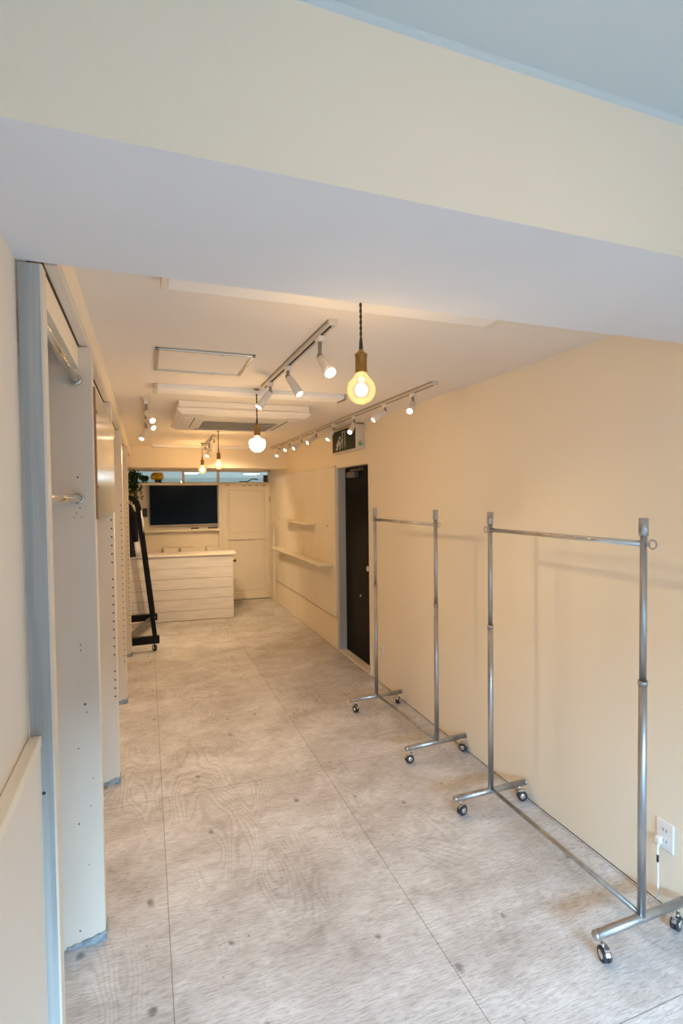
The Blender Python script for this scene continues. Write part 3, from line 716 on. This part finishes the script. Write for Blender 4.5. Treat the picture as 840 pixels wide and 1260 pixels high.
def garment(y, hw, zt, zbm, m, label, kind, nm, hm):
    hg = thing('clothes_hanger', 'hanger holding the ' + label, 'hanger', (-.22, y, 1.655), 0, 'hangers on the black rack')
    MB().tube([(.0, 0, -.075), (0, 0, -.03), (.016, 0, -.018), (.020, 0, .0), (.012, 0, .0155), (0, 0, .019), (-.010, 0, .016)], .0022, 8).build('hook', M['chrome'], hg)
    MB().tube([(-.005, 0, -.072), (-hw + .02, 0, -.155), (-hw + .012, 0, -.165)], .006, 8).tube([(.005, 0, -.072), (hw - .02, 0, -.155), (hw - .012, 0, -.165)], .006, 8).tube([(-hw + .012, 0, -.165), (hw - .012, 0, -.165)], .005, 8).build('arms', hm, hg)
    t = thing(nm, label, kind, (-.22, y, 0)); g = MB(); seg = 28
    rows = [(zt, .05, .018), (zt - .02, .075, .026), (zt - .075, hw, .034), (zt - .16, hw + .004, .042), (zt - .35, hw - .018, .046), (zbm + .1, hw - .006, .05), (zbm, hw + .004, .052)]
    rings = []
    for j, (z, w, d_) in enumerate(rows):
        rings.append([g.bm.verts.new((w * math.copysign(abs(math.cos(a)) ** .75, math.cos(a)), d_ * math.sin(a) * (1 + .22 * math.sin(a * 7 + j * .4) * min(1, j / 3)), z - (.0 if j < 2 else .006 * math.cos(a * 4)))) for a in [2 * math.pi * i / seg for i in range(seg)]])
    for a_, b_ in zip(rings, rings[1:]):
        for i in range(seg):
            f = g.bm.faces.new((a_[i], a_[(i + 1) % seg], b_[(i + 1) % seg], b_[i])); f.smooth = True
    g.bm.faces.new(rings[-1])
    g.build('body', m, t)
    for s in (-1, 1):
        sl = MB(); sl.tube([(s * (hw - .02), 0, zt - .09), (s * (hw - .002), .0, zt - .2), (s * (hw - .0), 0, zt - .42)], [.036, .038, .03], 12); sl.build('sleeve', m, t)
garment(6.14, .10, 1.60, 1.02, M['coat'], 'black coat hanging at the front of the black rack', 'coat', 'coat', M['plastic'])
garment(6.42, .152, 1.60, .99, M['shirt'], 'pale shirt hanging behind the black coat on the rack', 'shirt', 'shirt', M['plastic'])

# plants on the ledge
def leaf(g, p, d, n, L, w):
    d = d.normalized(); u = d.cross(n).normalized(); n = u.cross(d)
    q = [p, p + d * L * .3 + u * w, p + d * L * .65 + u * w * .8, p + d * L + n * -.15 * L, p + d * L * .65 - u * w * .8, p + d * L * .3 - u * w]
    c1 = p + d * L * .45 + n * w * .25
    vs = [g.bm.verts.new(v) for v in q]; cc = g.bm.verts.new(c1)
    for i in range(6): f = g.bm.faces.new((vs[i], vs[(i + 1) % 6], cc)); f.smooth = True
def rnd(): return Vector((random.uniform(-1, 1), random.uniform(-1, 1), random.uniform(-1, 1)))
pt = thing('trailing_plant', 'leafy green plant trailing from ledge left of the television', 'plant', (-.17, 8.465, 1.8845))
MB().lathe([(.040, 0), (.052, .075), (.055, .08), (.048, .08), (.046, .07), (0, .07)], (0, 0, 0), seg=20).build('pot', M['brown'], pt)
sg, lg = MB(), MB()
for i in range(24):
    ex = random.uniform(-.15, .22); ln = random.uniform(.05, .40) if ex < .10 else random.uniform(-.05, .03); py = random.uniform(-.15, -.07)
    pts = [Vector((0, 0, .07)), Vector((ex * .4, py * .6, .14 + random.uniform(-.02, .03))), Vector((ex * .9, py, .07)), Vector((ex, py - .01, .06 - ln * .6)), Vector((ex * 1.05, py, .06 - ln))]
    sg.tube(pts, .0018, 5)
    for _ in range(26):
        k_ = random.uniform(.2, 3.99); a_ = int(k_); p = pts[a_].lerp(pts[a_ + 1], k_ - a_) + rnd() * .012
        leaf(lg, p, rnd() + Vector((0, -.5, -.4)), Vector((0, -1, .5)) + rnd() * .6, random.uniform(.03, .055), random.uniform(.011, .018))
sg.build('stems', M['leaf'], pt); lg.build('foliage', M['leaf'], pt)
fl = thing('yellow_flowers', 'bright yellow flowers with green leaves before left transom', 'flowers', (.165, 8.45, 1.8845))
MB().lathe([(.022, 0), (.028, .03), (.03, .035), (.024, .035), (0, .032)], (0, 0, 0), seg=16).build('pot', M['plastic'], fl)
pg, lg = MB(), MB()
for i in range(420):
    v = rnd().normalized(); c0 = Vector((random.uniform(-.045, .04), random.uniform(-.035, .01), .098)); p = c0 + Vector((v.x * .045, v.y * .035, v.z * .045))
    leaf(pg, p, v + rnd() * .4, rnd() + Vector((0, 0, .01)), .024, .013)
for i in range(60):
    leaf(lg, Vector((random.uniform(-.03, .06), random.uniform(-.05, 0), random.uniform(.02, .05))), rnd() + Vector((.3, -.5, .0)), Vector((0, -.3, 1)), .04, .013)
pg.build('petals', M['yel'], fl); lg.build('foliage', M['leaf'], fl)

# things beyond the right transom
bx = thing('storage_box', 'small brown box standing on transom sill, behind the right pane', 'box', (1.865, 8.74, 1.90))
bx.location = (1.875, 8.70, 1.903)
MB().box(-.035, .035, -.03, .03, 0, .115).build('carton', M['brown'], bx, .003)
struct('trim_15', MB().box(-.3, 2.05, YB + .072, YB + .27, 1.87, 1.902), M['back'], 'pale shelf on the far side of the transom windows', cat='shelf')
cu = thing('curved_cable', 'dark curved cable lying behind the right transom pane', 'cable', (1.60, 8.70, 1.902))
MB().tube([(-.16, 0, .008), (-.05, 0, .008), (.0, 0, .02), (.03, 0, .045), (.07, 0, .056), (.11, 0, .052), (.15, 0, .04)], .009, 8).build('cable_run', M['black'], cu)

# ================================================================ LIGHTS
def area(name, loc, rot, sx, sy, e, col):
    l = bpy.data.lights.new(name, 'AREA'); l.shape = 'RECTANGLE'; l.size = sx; l.size_y = sy; l.energy = e; l.color = col
    o = bpy.data.objects.new(name, l); COL.objects.link(o); o.location = loc; o.rotation_euler = rot; return o
# daylight through the open shop front behind the camera
dq = (Vector((.85, 1.2, .1)) - Vector((.8, -6.2, 3.35))).to_track_quat('-Z', 'Y').to_euler()
area('sky_daylight', (.8, -6.2, 3.35), dq, 7, 1.3, 2500, (.41, .69, .98))
# lamps of the room beyond the transoms
area('backroom_lamp_light', (2.2, 13.0, 2.15), (0, 0, 0), 2.5, 3, 150, (.86, .95, 1))
W = bpy.data.worlds.new('sky'); S.world = W; W.use_nodes = True
bg = W.node_tree.nodes['Background']; bg.inputs[0].default_value = (.42, .68, 1, 1); bg.inputs[1].default_value = .10

# ================================================================ CAMERA
yaw, pit, rol = .354248, -.0294675, -.0110675
fw = Vector((math.sin(yaw) * math.cos(pit), math.cos(yaw) * math.cos(pit), math.sin(pit)))
rt = Vector((math.cos(yaw), -math.sin(yaw), 0)); upv = rt.cross(fw)
r2 = rt * math.cos(rol) + upv * math.sin(rol); u2 = -rt * math.sin(rol) + upv * math.cos(rol)
cam = bpy.data.cameras.new('camera'); cam.sensor_fit = 'HORIZONTAL'; cam.sensor_width = 36; cam.lens = 648.94 / 840 * 36; cam.clip_start = .02
co = bpy.data.objects.new('camera', cam); COL.objects.link(co)
Mx = Matrix((r2, u2, -fw)).transposed().to_4x4(); Mx.translation = Vector((0, 0, 1.65)); co.matrix_world = Mx
S.camera = co
